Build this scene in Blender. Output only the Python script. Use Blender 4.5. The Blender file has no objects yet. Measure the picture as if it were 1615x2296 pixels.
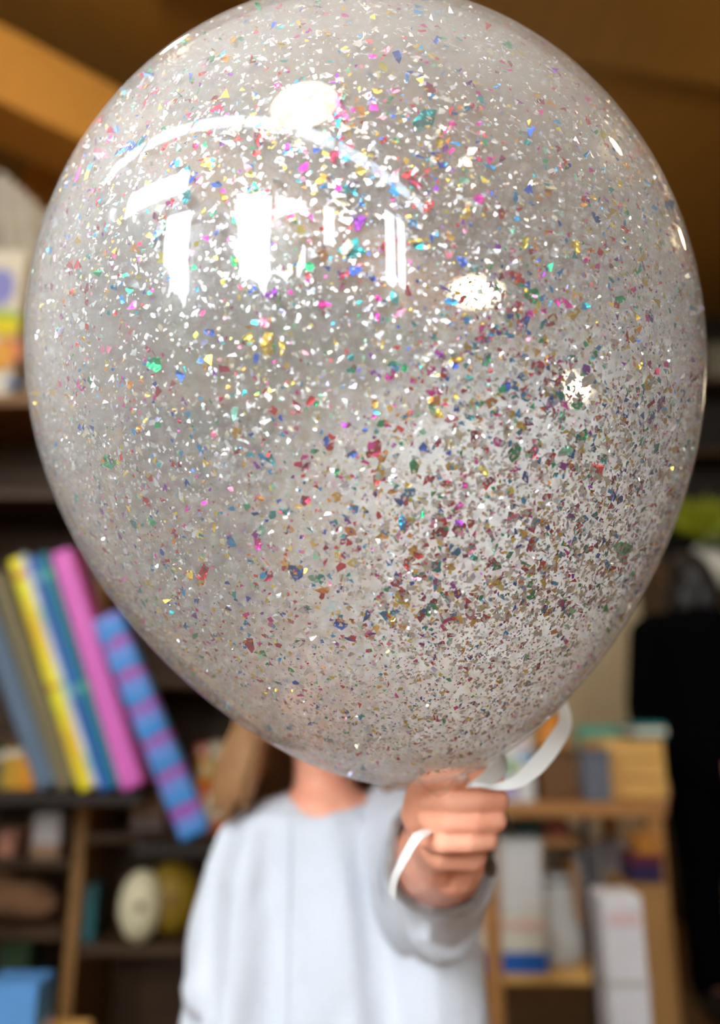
import bpy, bmesh, math, random
import numpy as np
from mathutils import Vector, Matrix, Quaternion, noise
random.seed(7); rng = np.random.default_rng(11)
S = bpy.context.scene; COL = S.collection

# ------------------------------------------------------------------ camera
FPX, CX, CY, HC = 1700.0, 807.5, 1148.0, 1.07
PIT = math.atan((1591 - 1148) / FPX)
cd = bpy.data.cameras.new('camera'); cam = bpy.data.objects.new('camera', cd); COL.objects.link(cam)
cam.location = (0, 0, HC); cam.rotation_euler = (math.pi / 2 + PIT, 0, 0)
cd.sensor_fit = 'VERTICAL'; cd.sensor_height = 24; cd.lens = FPX / 2296 * 24
cd.clip_start = 0.02; cd.clip_end = 200
cd.dof.use_dof = True; cd.dof.focus_distance = 0.41; cd.dof.aperture_fstop = cd.lens / 11.0
S.camera = cam
# ------------------------------------------------------------------ exposure, sky
S.view_settings.view_transform = 'Standard'; S.view_settings.look = 'None'
S.view_settings.exposure = 0.0; S.view_settings.gamma = 1.0; S.view_settings.use_curve_mapping = False
w = bpy.data.worlds.new('sky'); S.world = w; w.use_nodes = True
bg = w.node_tree.nodes['Background']; bg.inputs[0].default_value = (0.86, 0.93, 1.0, 1); bg.inputs[1].default_value = 43.0
S.cycles.max_bounces = 5; S.cycles.diffuse_bounces = 3; S.cycles.glossy_bounces = 3; S.cycles.transmission_bounces = 3; S.cycles.transparent_max_bounces = 10
S.cycles.caustics_reflective = False; S.cycles.caustics_refractive = False; S.cycles.adaptive_threshold = .2
LAMP = 28.0

# ------------------------------------------------------------------ helpers
def lin(r, g, b):
    f = lambda c: (c / 255) / 12.92 if c <= 10 else (((c / 255) + 0.055) / 1.055) ** 2.4
    return (f(r), f(g), f(b), 1)
Fv = Vector((0, math.cos(PIT), math.sin(PIT))); Uv = Vector((0, -math.sin(PIT), math.cos(PIT)))
def P(px, py, Y):
    """the point of the place at distance Y along the floor seen towards px, py of the photograph"""
    d = Vector((1, 0, 0)) * ((px - CX) / FPX) + Uv * ((CY - py) / FPX) + Fv
    return Vector((0, 0, HC)) + d * (Y / d.y)
def Pz(px, py, z):
    d = Vector((1, 0, 0)) * ((px - CX) / FPX) + Uv * ((CY - py) / FPX) + Fv
    return Vector((0, 0, HC)) + d * ((z - HC) / d.z)

class MB:
    def __init__(s): s.v = []; s.f = []
    def add(s, vs, fs):
        o = len(s.v); s.v += [tuple(v) for v in vs]; s.f += [tuple(i + o for i in f) for f in fs]; return s
    def box(s, c, d, M=None, bev=0.0):
        hx, hy, hz = d[0] / 2, d[1] / 2, d[2] / 2
        if bev <= 0:
            vs = [Vector((x, y, z)) for x in (-hx, hx) for y in (-hy, hy) for z in (-hz, hz)]
            fs = [(0, 1, 3, 2), (4, 6, 7, 5), (0, 4, 5, 1), (2, 3, 7, 6), (0, 2, 6, 4), (1, 5, 7, 3)]
        else:
            bm = bmesh.new(); bmesh.ops.create_cube(bm, size=1)
            for v in bm.verts: v.co = Vector((v.co.x * d[0], v.co.y * d[1], v.co.z * d[2]))
            bmesh.ops.bevel(bm, geom=bm.edges[:], offset=bev, segments=2, affect='EDGES', profile=0.5)
            bm.verts.index_update()
            vs = [v.co.copy() for v in bm.verts]; fs = [[v.index for v in f.verts] for f in bm.faces]; bm.free()
        if M is not None: vs = [M @ v for v in vs]
        return s.add([v + Vector(c) for v in vs], fs)
    def loft(s, rings, cap=True):
        n = len(rings[0]); vs = [p for r in rings for p in r]; fs = []
        for i in range(len(rings) - 1):
            for j in range(n):
                k = (j + 1) % n
                fs.append((i * n + j, i * n + k, (i + 1) * n + k, (i + 1) * n + j))
        if cap:
            fs.append(tuple(range(n - 1, -1, -1))); fs.append(tuple((len(rings) - 1) * n + j for j in range(n)))
        return s.add(vs, fs)
    def tube(s, pts, rad, n=10, cap=True, squash=None):
        pts = [Vector(p) for p in pts]; rad = rad if isinstance(rad, (list, tuple)) else [rad] * len(pts)
        rings = []; up = None
        for i, p in enumerate(pts):
            t = (pts[min(i + 1, len(pts) - 1)] - pts[max(i - 1, 0)]).normalized()
            if up is None: up = t.orthogonal().normalized()
            up = (up - t * up.dot(t)).normalized(); bi = t.cross(up)
            rings.append([p + (up * math.cos(2 * math.pi * j / n) + bi * math.sin(2 * math.pi * j / n)) * rad[i] for j in range(n)])
        return s.loft(rings, cap)
    def ball(s, c, r, nu=14, nv=9, M=None):
        r = r if isinstance(r, (tuple, list)) else (r, r, r); rings = []
        for i in range(1, nv):
            a = math.pi * i / nv
            rings.append([Vector((math.sin(a) * math.cos(2 * math.pi * j / nu) * r[0], math.sin(a) * math.sin(2 * math.pi * j / nu) * r[1], -math.cos(a) * r[2])) for j in range(nu)])
        m = M or Matrix(); rings = [[m @ p + Vector(c) for p in q] for q in rings]
        b = m @ Vector((0, 0, -r[2])) + Vector(c); t = m @ Vector((0, 0, r[2])) + Vector(c)
        o = len(s.v); s.loft(rings, cap=False); e = len(s.v); s.v += [tuple(b), tuple(t)]
        for j in range(nu):
            k = (j + 1) % nu
            s.f.append((e, o + k, o + j)); s.f.append((e + 1, o + (nv - 2) * nu + j, o + (nv - 2) * nu + k))
        return s
    def capsule(s, a, b, ra, rb=None, n=12):
        rb = ra if rb is None else rb
        s.ball(a, ra, n, 8); s.ball(b, rb, n, 8)
        a, b = Vector(a), Vector(b)
        if (b - a).length > 1e-5: s.tube([a, b], [ra * .995, rb * .995], n)
        return s
    def chain(s, pts, rads, n=12):
        for i in range(len(pts) - 1): s.capsule(pts[i], pts[i + 1], rads[i], rads[i + 1], n)
        return s
    def lathe(s, prof, c=(0, 0, 0), n=24, cap=True):
        return s.loft([[Vector((r * math.cos(2 * math.pi * j / n), r * math.sin(2 * math.pi * j / n), z)) + Vector(c) for j in range(n)] for r, z in prof], cap)
    def prism(s, poly, M, th):
        """poly in local x,z; thickness along local y"""
        n = len(poly)
        vs = [M @ Vector((x, -th / 2, z)) for x, z in poly] + [M @ Vector((x, th / 2, z)) for x, z in poly]
        fs = [tuple(range(n)), tuple(range(2 * n - 1, n - 1, -1))] + [(j, j + n, (j + 1) % n + n, (j + 1) % n) for j in range(n)]
        return s.add(vs, fs)
    def mesh(s, name):
        me = bpy.data.meshes.new(name); me.from_pydata(s.v, [], s.f); me.update(); return me
    def build(s, name, mat=None, parent=None, smooth=False, auto=None):
        me = s.mesh(name)
        bm = bmesh.new(); bm.from_mesh(me); bmesh.ops.recalc_face_normals(bm, faces=bm.faces[:]); bm.to_mesh(me); bm.free()
        if smooth:
            for p in me.polygons: p.use_smooth = True
            if auto: me.set_sharp_from_angle(angle=auto)
        o = bpy.data.objects.new(name, me); COL.objects.link(o)
        if mat: me.materials.append(mat)
        if parent:
            o.parent = parent; o.matrix_parent_inverse = Matrix.Translation(-Vector(parent.location))
        return o
def tag(o, label=None, cat=None, group=None, kind=None):
    if label: o['label'] = label
    if cat: o['category'] = cat
    if group: o['group'] = group
    if kind: o['kind'] = kind
    return o
def empty(name, loc, label, cat, group=None):
    o = bpy.data.objects.new(name, None); COL.objects.link(o); o.location = loc; o.empty_display_size = .05
    return tag(o, label, cat, group)
def remesh(mb, voxel, it=4, fac=.5):
    me = mb.mesh('tmp'); o = bpy.data.objects.new('tmp', me); COL.objects.link(o)
    m = o.modifiers.new('r', 'REMESH'); m.mode = 'VOXEL'; m.voxel_size = voxel; m.use_smooth_shade = True
    if it: m = o.modifiers.new('s', 'SMOOTH'); m.iterations = it; m.factor = fac
    dg = bpy.context.evaluated_depsgraph_get()
    r = bpy.data.meshes.new_from_object(o.evaluated_get(dg)); bpy.data.objects.remove(o); bpy.data.meshes.remove(me)
    for p in r.polygons: p.use_smooth = True
    return r
def obj(name, me, mat, parent=None):
    o = bpy.data.objects.new(name, me); COL.objects.link(o); me.name = name; me.materials.clear(); me.materials.append(mat)
    if parent: o.parent = parent; o.matrix_parent_inverse = Matrix.Translation(-Vector(parent.location))
    return o

# ------------------------------------------------------------------ materials
MATS = {}
def nt(name):
    m = bpy.data.materials.new(name); m.use_nodes = True; t = m.node_tree; t.nodes.clear()
    out = t.nodes.new('ShaderNodeOutputMaterial'); return m, t, out
def N(t, ty, **kw):
    n = t.nodes.new(ty)
    for k, v in kw.items():
        if k.startswith('i_'): n.inputs[k[2:].replace('_', ' ')].default_value = v
        else: setattr(n, k, v)
    return n
def mat(name, c, rough=.6, metal=0.0, scale=30, var=.18, bump=.15, c2=None, stretch=(1, 1, 1), sss=0.0, spec=.4):
    if name in MATS: return MATS[name]
    m, t, out = nt(name); b = N(t, 'ShaderNodeBsdfPrincipled'); L = t.links.new
    tc = N(t, 'ShaderNodeTexCoord'); mp = N(t, 'ShaderNodeMapping'); mp.inputs['Scale'].default_value = stretch
    L(tc.outputs['Object'], mp.inputs[0])
    nz = N(t, 'ShaderNodeTexNoise'); nz.inputs['Scale'].default_value = scale; nz.inputs['Detail'].default_value = 2
    L(mp.outputs[0], nz.inputs[0])
    mx = N(t, 'ShaderNodeMix', data_type='RGBA')
    mx.inputs[6].default_value = c; mx.inputs[7].default_value = c2 or tuple(max(0, x * (1 - var * 2)) for x in c[:3]) + (1,)
    L(nz.outputs[0], mx.inputs[0]); L(mx.outputs[2], b.inputs['Base Color'])
    b.inputs['Roughness'].default_value = rough; b.inputs['Metallic'].default_value = metal; b.inputs['Specular IOR Level'].default_value = spec
    if sss: b.inputs['Subsurface Weight'].default_value = sss; b.inputs['Subsurface Radius'].default_value = (.01, .004, .002); b.inputs['Subsurface Scale'].default_value = 1.0
    if bump:
        bp = N(t, 'ShaderNodeBump'); bp.inputs['Strength'].default_value = bump; bp.inputs['Distance'].default_value = .003
        L(nz.outputs[0], bp.inputs['Height']); L(bp.outputs[0], b.inputs['Normal'])
    L(b.outputs[0], out.inputs[0]); MATS[name] = m; return m
def emat(name, c, s):
    m, t, out = nt(name); e = N(t, 'ShaderNodeEmission'); e.inputs[0].default_value = c; e.inputs[1].default_value = s
    t.links.new(e.outputs[0], out.inputs[0]); return m
def ramp_mat(name, axis, period, stops, rough=.5, wob=.15):
    """printed bands along a local axis (object coordinates)"""
    m, t, out = nt(name); L = t.links.new; b = N(t, 'ShaderNodeBsdfPrincipled'); b.inputs['Roughness'].default_value = rough
    tc = N(t, 'ShaderNodeTexCoord'); sx = N(t, 'ShaderNodeSeparateXYZ'); L(tc.outputs['Object'], sx.inputs[0])
    nz = N(t, 'ShaderNodeTexNoise'); nz.inputs['Scale'].default_value = 45; L(tc.outputs['Object'], nz.inputs[0])
    a = N(t, 'ShaderNodeMath', operation='MULTIPLY_ADD'); L(sx.outputs[axis], a.inputs[0]); a.inputs[1].default_value = 1 / period
    a2 = N(t, 'ShaderNodeMath', operation='MULTIPLY'); L(nz.outputs[0], a2.inputs[0]); a2.inputs[1].default_value = wob; L(a2.outputs[0], a.inputs[2])
    fr = N(t, 'ShaderNodeMath', operation='FRACT'); L(a.outputs[0], fr.inputs[0])
    cr = N(t, 'ShaderNodeValToRGB'); L(fr.outputs[0], cr.inputs[0]); cr.color_ramp.interpolation = 'LINEAR'
    el = cr.color_ramp.elements
    while len(el) < len(stops): el.new(.5)
    for e, (p, c) in zip(el, stops): e.position = p; e.color = c
    L(cr.outputs[0], b.inputs['Base Color']); L(b.outputs[0], out.inputs[0]); return m

dark_wood = mat('dark_wood', lin(78, 52, 26), .6, scale=6, stretch=(1, 8, 8), var=.25)
shelf_wood = mat('shelf_wood', lin(150, 105, 55), .55, scale=6, stretch=(1, 8, 8), var=.2)
ceil_wood = mat('ceiling_wood', lin(160, 118, 54), .6, scale=4, stretch=(8, 1, 1), var=.14)
beam_wood = mat('beam_wood', lin(225, 160, 72), .5, scale=5, stretch=(8, 1, 8), var=.1)
pale_wood = mat('pale_wood', lin(238, 186, 104), .5, scale=5, stretch=(1, 6, 6), var=.1)
table_wood = mat('table_wood', lin(196, 138, 78), .5, scale=5, stretch=(1, 8, 8), var=.15)
floor_mat = mat('floor_boards', lin(120, 84, 48), .5, scale=5, stretch=(9, 1, 1), var=.2)
plaster = mat('plaster', lin(214, 190, 150), .8, scale=8, var=.08)
front_wall = mat('front_wall', lin(150, 145, 138), .7, scale=8, var=.08)
frame_mat = mat('window_frame', lin(70, 70, 72), .4, scale=20, var=.08)
black_cloth = mat('black_cloth', lin(4, 4, 5), .95, scale=200, var=.2, spec=.05)
black_metal = mat('black_metal', lin(45, 45, 50), .4, metal=.4)
def flat(name, r, g, b, rough=.6): return mat(name, lin(r, g, b), rough, scale=25, var=.07, bump=0)
white_card = flat('white_card', 232, 230, 226)
cream_card = flat('cream_card', 236, 224, 200)

# ------------------------------------------------------------------ room shell (storefront stands at an angle behind the camera)
nW = Vector((.76, .65, 0)).normalized(); uW = Vector((nW.y, -nW.x, 0)); cW = -1.43
def wp(u, z, off=0.0): return nW * (cW + off) + uW * u + Vector((0, 0, z))
XL, XR, YB, YR, ZC = -2.4, 3.3, 4.5, -3.9, 3.55
def on_wall_x(x): return (cW - nW.x * x) / nW.y
A_ = Vector((XL, on_wall_x(XL), 0)); xr = (cW - nW.y * YR) / nW.x; B_ = Vector((xr, YR, 0))
poly = [(XL, YB), (XR, YB), (XR, YR), (B_.x, B_.y), (A_.x, A_.y)]
def slab(name, z0, z1, m):
    n = len(poly); cxy = Vector((.4, .5))
    q = [Vector((x, y)) + (Vector((x, y)) - cxy).normalized() * .25 for x, y in poly]
    mb = MB(); mb.add([(p.x, p.y, z0) for p in q] + [(p.x, p.y, z1) for p in q],
        [tuple(range(n)), tuple(range(2 * n - 1, n - 1, -1))] + [(j, (j + 1) % n, (j + 1) % n + n, j + n) for j in range(n)])
    return tag(mb.build(name, m), kind='structure')
slab('floor', -.1, 0, floor_mat); slab('ceiling', ZC, ZC + .1, ceil_wood)
def wall(name, a, b, m):
    a, b = Vector(a), Vector(b); d = (b - a); mid = (a + b) / 2; n = Vector((d.y, -d.x, 0)).normalized()
    if (mid + n - Vector((.4, .5, 0))).length < (mid - Vector((.4, .5, 0))).length: n = -n
    M = Matrix.Rotation(math.atan2(d.y, d.x), 4, 'Z')
    return tag(MB().box(mid + n * .06 + Vector((0, 0, ZC / 2)), (d.length + .1, .12, ZC), M).build(name, m), kind='structure')
wall('wall_back', (XL, YB, 0), (XR, YB, 0), plaster)
wall('wall_right', (XR, YB, 0), (XR, YR, 0), dark_wood)
wall('wall_rear', (XR, YR, 0), (B_.x, B_.y, 0), plaster)
wall('wall_left', (A_.x, A_.y, 0), (XL, YB, 0), plaster)
# storefront: wall pieces around the openings
uA, uB = A_.dot(uW), B_.dot(uW)
OPEN = [  # u0,u1,z0,z1, mullions
    (-2.0, uB - .15, 3.12, 3.5, 8), (-1.25, -.46, 2.34, 2.64, 0), (-.66, -.36, .12, 2.22, 0),
    (.02, .84, .55, 2.34, 1), (1.0, 1.24, .12, 2.36, 0), (2.1, 2.85, .55, 2.7, 1)]
us = sorted({uA - .1, uB + .1} | {x for o in OPEN for x in o[:2]}); zs = sorted({0, ZC} | {x for o in OPEN for x in o[2:4]})
mb = MB(); MW = Matrix((( uW.x, nW.x, 0), (uW.y, nW.y, 0), (0, 0, 1))).to_4x4()
for i in range(len(us) - 1):
    j = 0
    while j < len(zs) - 1:
        def solid(j): 
            um, zm = (us[i] + us[i + 1]) / 2, (zs[j] + zs[j + 1]) / 2
            return not any(o[0] < um < o[1] and o[2] < zm < o[3] for o in OPEN)
        if not solid(j): j += 1; continue
        k = j
        while k < len(zs) - 1 and solid(k): k += 1
        mb.box(wp((us[i] + us[i + 1]) / 2, (zs[j] + zs[k]) / 2, -.06), (us[i + 1] - us[i], .12, zs[k] - zs[j]), MW); j = k
tag(mb.build('wall_front', front_wall), kind='structure')
gm, t, out = nt('window_glass'); tr = N(t, 'ShaderNodeBsdfTransparent'); gl = N(t, 'ShaderNodeBsdfGlossy'); gl.inputs['Roughness'].default_value = .02
mx = N(t, 'ShaderNodeMixShader'); mx.inputs[0].default_value = .05
t.links.new(tr.outputs[0], mx.inputs[1]); t.links.new(gl.outputs[0], mx.inputs[2]); t.links.new(mx.outputs[0], out.inputs[0])
gm2 = gm.copy(); gm2.name = 'tinted_glass'
for n in gm2.node_tree.nodes:
    if n.type == 'BSDF_TRANSPARENT': n.inputs[0].default_value = (.60, .64, .68, 1)
for i, (u0, u1, z0, z1, mul) in enumerate(OPEN):
    um, zm, du, dz = (u0 + u1) / 2, (z0 + z1) / 2, u1 - u0, z1 - z0
    fb = MB()
    for (a, b, c, d) in ((um, z0 + .012, du, .024), (um, z1 - .012, du, .024), (u0 + .012, zm, .024, dz), (u1 - .012, zm, .024, dz)):
        fb.box(wp(a, b, -.06), (c, .06, d), MW)
    for k in range(mul):
        fb.box(wp(u0 + du * (k + 1) / (mul + 1), zm, -.06), (.03, .05, dz), MW)
    f = tag(fb.build(f'window_{i + 1}', frame_mat), kind='structure')
    MB().box(wp(um, zm, -.06), (du - .03, .006, dz - .03), MW).build('window_pane', gm if i else gm2, f)
    ld = bpy.data.lights.new('daylight_portal', 'AREA'); ld.shape = 'RECTANGLE'; ld.size = du; ld.size_y = dz; ld.cycles.is_portal = True
    lo = bpy.data.objects.new('daylight_portal', ld); COL.objects.link(lo); lo.location = wp(um, zm, -.13)
    lo.rotation_euler = (-nW).to_track_quat('Z', 'Y').to_euler()
# outside: pavement and a hedge, seen only as reflections in the balloon
tag(MB().box(nW * (cW - 6.2) + Vector((0, 0, -.1)), (24, 11.9, .1), MW).build('street_pavement', mat('paving', lin(120, 118, 112), .9, scale=3)), kind='structure')
hm = MB()
for k in range(26):
    u = -3.2 + k * .36 + random.uniform(-.08, .08); hm.ball(wp(u, .85, -1.6 + random.uniform(-.15, .15)), (.34, .3, .95 + random.uniform(0, .2)), 10, 7)
for u, z, r in ((.1, 2.3, .5), (-1.3, 2.0, .42), (1.7, 2.5, .55), (2.3, 1.9, .4)):
    for k in range(6): hm.ball(wp(u + random.uniform(-.2, .2), z + random.uniform(-.3, .3), -1.9 + random.uniform(-.2, .2)), r * random.uniform(.5, .8), 10, 7)
    hm.tube([wp(u, 0, -1.9), wp(u, z, -1.9)], [.06, .04])
tag(hm.build('hedge', mat('hedge_leaf', lin(70, 92, 48), .8, scale=25, var=.4, bump=1), smooth=True), 'green hedge and trees outside the shop windows', 'hedge', kind='stuff')
# ceiling beams
def beam(name, a, b, wdt, hgt, m=beam_wood):
    a, b = Vector(a), Vector(b); d = b - a; q = d.to_track_quat('X', 'Z').to_matrix().to_4x4()
    return tag(MB().box((a + b) / 2, (d.length, wdt, hgt), q, .008).build(name, m), kind='structure')
ba_, bb_ = Pz(-520, -60, 3.2), Pz(900, 640, 3.2); bd_ = bb_ - ba_
ba_ = ba_ + bd_ * max((XL + .14 - ba_.x) / bd_.x, -3); bb_ = ba_ + bd_ * min((YB - .14 - ba_.y) / bd_.y, (XR - .14 - ba_.x) / bd_.x)
beam('ceiling_beam', ba_, bb_, .24, .3)
beam('ceiling_beam', P(175, 240, 2.75), P(20, 560, 2.75), .1, .1)
beam('ceiling_beam', Pz(300, -300, 3.42), Pz(2000, 60, 3.42), .5, .26, ceil_wood)

# ------------------------------------------------------------------ balloon
BC = Vector((0.0025, 0.5547, 1.3324)); BA = Vector((-.1356, .0684, 1)).normalized()
R0, AU, AL, KP, NP = .247, .2618, .314, .2079, 2.1783
E1 = (Vector((1, 0, 0)) - BA * BA.x).normalized(); E2 = BA.cross(E1)
def brad(c):
    s = math.sqrt(max(0, 1 - c * c)); lo = max(0, -c); return R0 * s * (1 - KP * lo ** NP)
def bpt(c, ph, inset=0.0):
    """film point at cosine c of the polar angle (1 = crown, -1 = neck) and azimuth ph"""
    r = brad(c); z = AU * c if c > 0 else AL * c
    return BC + E1 * (r * math.cos(ph)) + E2 * (r * math.sin(ph)) + BA * z
def bnorm(c, ph):
    e = .004; c0, c1 = max(-.9999, c - e), min(.9999, c + e)
    dc = bpt(c1, ph) - bpt(c0, ph); dp = bpt(c, ph + .01) - bpt(c, ph - .01)
    n = dp.cross(dc)
    n.normalize(); p = bpt(c, ph) - BC
    return n if n.dot(p) > 0 else -n
NECK = bpt(-1, 0)
balloon = empty('balloon', NECK, 'huge clear balloon scattered inside with glitter and coloured foil confetti', 'balloon')

# clear, slightly milky film: reflects like thin plastic, scatters more where one looks along it
fm, t, out = nt('balloon_film'); L = t.links.new
lw = N(t, 'ShaderNodeLayerWeight'); lw.inputs[0].default_value = .5
p5 = N(t, 'ShaderNodeMath', operation='POWER'); L(lw.outputs['Facing'], p5.inputs[0]); p5.inputs[1].default_value = 5.0
fr = N(t, 'ShaderNodeMath', operation='MULTIPLY_ADD'); L(p5.outputs[0], fr.inputs[0]); fr.inputs[1].default_value = .5; fr.inputs[2].default_value = .045
cs = N(t, 'ShaderNodeMath', operation='SUBTRACT'); cs.inputs[0].default_value = 1.1; L(lw.outputs['Facing'], cs.inputs[1])
op = N(t, 'ShaderNodeMath', operation='DIVIDE', use_clamp=True); op.inputs[0].default_value = .115; L(cs.outputs[0], op.inputs[1])
opc = N(t, 'ShaderNodeMath', operation='MINIMUM'); L(op.outputs[0], opc.inputs[0]); opc.inputs[1].default_value = .235
trn = N(t, 'ShaderNodeBsdfTransparent'); trn.inputs[0].default_value = (.985, .985, .985, 1)
df = N(t, 'ShaderNodeBsdfDiffuse'); df.inputs[0].default_value = (.95, .92, .88, 1)  # warm tint puts the room's warm reflections into the film colour
tl = N(t, 'ShaderNodeBsdfTranslucent'); tl.inputs[0].default_value = (.95, .92, .88, 1)
mk = N(t, 'ShaderNodeMixShader'); mk.inputs[0].default_value = .36; L(df.outputs[0], mk.inputs[1]); L(tl.outputs[0], mk.inputs[2])
m1 = N(t, 'ShaderNodeMixShader'); L(opc.outputs[0], m1.inputs[0]); L(trn.outputs[0], m1.inputs[1]); L(mk.outputs[0], m1.inputs[2])
gs = N(t, 'ShaderNodeBsdfGlossy'); gs.inputs['Roughness'].default_value = .035
m2 = N(t, 'ShaderNodeMixShader'); L(fr.outputs[0], m2.inputs[0]); L(m1.outputs[0], m2.inputs[1]); L(gs.outputs[0], m2.inputs[2])
L(m2.outputs[0], out.inputs[0])
def clone_film(name, rough, spec):
    m = fm.copy(); m.name = name
    for n in m.node_tree.nodes:
        if n.type == 'BSDF_GLOSSY': n.inputs['Roughness'].default_value = rough
        if n.type == 'MATH' and n.operation == 'MULTIPLY_ADD': n.inputs[1].default_value = .4; n.inputs[2].default_value = spec
    return m
fm2 = clone_film('balloon_haze_layer', .26, .052)  # for the added haze layer; rough gloss spreads the window glow
rows, nph = 110, 160; rings = []
for i in range(1, rows):
    a = math.pi * i / rows; rings.append([bpt(math.cos(a), 2 * math.pi * j / nph) for j in range(nph)])
# the lower end runs on into the neck
mb = MB(); mb.loft(rings[:-1], cap=False)
top = len(mb.v); mb.v.append(tuple(bpt(1, 0)))
for j in range(nph): mb.f.append((top, (j + 1) % nph, j))
film = mb.build('film', fm, balloon, smooth=True)
# haze layer: second skin added to brighten the haze; flakes lie between the two
MB().add([BC + (Vector(v) - BC) * .978 for v in mb.v], mb.f).build('haze_layer', fm2, balloon, smooth=True)
dn = -BA; GRIP = Vector((.066, .578, .985))
def cspl(pts, n=6):
    pts = [Vector(p) for p in pts]; r_ = []
    for i in range(len(pts) - 1):
        p0, p1, p2, p3 = pts[max(i - 1, 0)], pts[i], pts[i + 1], pts[min(i + 2, len(pts) - 1)]
        for k in range(n):
            q = k / n; r_.append(.5 * ((2 * p1) + (p2 - p0) * q + (2 * p0 - 5 * p1 + 4 * p2 - p3) * q * q + (3 * p1 - p0 - 3 * p2 + p3) * q ** 3))
    return r_ + [pts[-1]]
npth = cspl([NECK + BA * .004 + Vector((.010, .022, 0)), NECK + Vector((.013, .028, -.005)), NECK + Vector((.017, .036, -.014)), GRIP, GRIP + Vector((.002, .003, -.014))])
MB().tube(npth, [max(.0062, .014 - .0009 * i) for i in range(len(npth))], 16, cap=False).build('neck', fm, balloon, smooth=True)
MB().tube([GRIP + Vector((0, 0, .012)) + (E1 * math.cos(a) + E2 * math.sin(a)) * .0078 for a in np.linspace(0, 6.6, 24)], .0014, 6).build('tie', white_card, balloon, smooth=True)

# confetti: foil flakes clinging to the inside of the film
PAL = dict(silver=(.92, .925, .94), white=(.97, .97, .98), champagne=(.88, .80, .58), gold=(.85, .55, .06), orange=(.9, .35, .04), red=(.72, .02, .03),
           crimson=(.45, .005, .06), magenta=(.85, .01, .42), pink=(.92, .28, .45), purple=(.28, .01, .45), blue=(.01, .09, .55), sky=(.02, .38, .80),
           teal=(.0, .38, .42), green=(.0, .45, .16), mint=(.35, .85, .62), lilac=(.6, .58, .92), yellow=(.92, .78, .10))
names = list(PAL)
W_small = dict(silver=30, white=26, champagne=10, gold=5, orange=2, red=3, crimson=3.5, magenta=2, pink=3.5, purple=1.2, blue=3, sky=3, teal=1.5, green=2, mint=2, lilac=3, yellow=3)
W_big = dict(silver=14, white=12, champagne=6, gold=11, orange=5, red=9, crimson=9, magenta=7, pink=3, purple=4, blue=8, sky=7, teal=6, green=8, mint=1, lilac=1, yellow=4)
ps = np.array([W_small[k] for k in names]); ps = ps / ps.sum(); pb = np.array([W_big[k] for k in names]); pb = pb / pb.sum()
def flake_mat(name, attr):
    m, t, out = nt(name); L = t.links.new; b = N(t, 'ShaderNodeBsdfPrincipled')
    b.inputs['Metallic'].default_value = .68; b.inputs['Roughness'].default_value = .26
    if attr: c = N(t, 'ShaderNodeAttribute', attribute_name='tint'); L(c.outputs['Color'], b.inputs['Base Color']); mm_ = N(t, 'ShaderNodeMath', operation='MULTIPLY'); L(c.outputs['Alpha'], mm_.inputs[0]); mm_.inputs[1].default_value = .68; L(mm_.outputs[0], b.inputs['Metallic'])
    else: c = N(t, 'ShaderNodeObjectInfo'); L(c.outputs['Color'], b.inputs['Base Color'])
    tc = N(t, 'ShaderNodeTexCoord'); nz = N(t, 'ShaderNodeTexNoise'); nz.inputs['Scale'].default_value = 220 if attr else 1.2
    L(tc.outputs['Object'], nz.inputs[0]); bp = N(t, 'ShaderNodeBump'); bp.inputs['Strength'].default_value = .25; bp.inputs['Distance'].default_value = .002 if attr else .2
    L(nz.outputs[0], bp.inputs['Height']); L(bp.outputs[0], b.inputs['Normal'])
    L(b.outputs[0], out.inputs[0]); return m
foil_many, foil_one = flake_mat('foil_glitter', True), flake_mat('foil_flake', False)
def vpt(c, ph):
    sn = np.sqrt(np.clip(1 - c * c, 0, 1)); r = R0 * sn * (1 - KP * np.clip(-c, 0, 1) ** NP); z = np.where(c > 0, AU * c, AL * c)
    return np.array(BC) + (r * np.cos(ph))[:, None] * np.array(E1) + (r * np.sin(ph))[:, None] * np.array(E2) + z[:, None] * np.array(BA)
def vnorm(c, ph):
    dc = vpt(np.minimum(c + .004, .9999), ph) - vpt(np.maximum(c - .004, -.9999), ph); dp = vpt(c, ph + .01) - vpt(c, ph - .01)
    n = np.cross(dp, dc); n /= np.linalg.norm(n, axis=1, keepdims=True) + 1e-12
    sg = np.sign(((vpt(c, ph) - np.array(BC)) * n).sum(1)); return n * sg[:, None]
def dens(c, ph):
    """how thickly the flakes lie: sparse at the crown, thick low down, thickest in drifts on one side"""
    d = .34 + .55 / (1 + np.exp((c - .1) * 7)) + .8 / (1 + np.exp((c + .25) * 10)) + 1.0 / (1 + np.exp((c + .62) * 12))
    sn = np.sqrt(np.clip(1 - c * c, 0, 1)); pt = np.stack([np.cos(ph) * sn, np.sin(ph) * sn, c], 1)
    for ctr, g, k in DRIFT:
        ctr = np.array(ctr) / np.linalg.norm(ctr); d = d + g * np.exp(-k * (1 - pt @ ctr) * 2)
    d = np.where(c < -.93, d * .5, d)
    q = pt * 7; w1 = np.sin(q[:, 0] + 1.7 * np.sin(q[:, 1] * 1.3 + 2)) * np.sin(q[:, 1] * 1.1 + 1.3 * np.sin(q[:, 2])) * np.cos(q[:, 2] * 1.2 + q[:, 0] * .4)
    q = pt * 19; w2 = np.sin(q[:, 0] + 1.7 * np.sin(q[:, 2] * 1.3 + 2)) * np.sin(q[:, 1] * 1.1 + 1.3 * np.sin(q[:, 0] * .8)) * np.cos(q[:, 2])
    return np.maximum(.05, d * (1 + .3 * w1 + .3 * w2))
DRIFT = (((.38, -.8, -.45), 1.7, 5.0), ((.2, -.75, -.62), 1.5, 7.0), ((.35, .75, -.55), 4.2, 3.2), ((-.45, -.85, .15), .35, 5.0))
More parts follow.
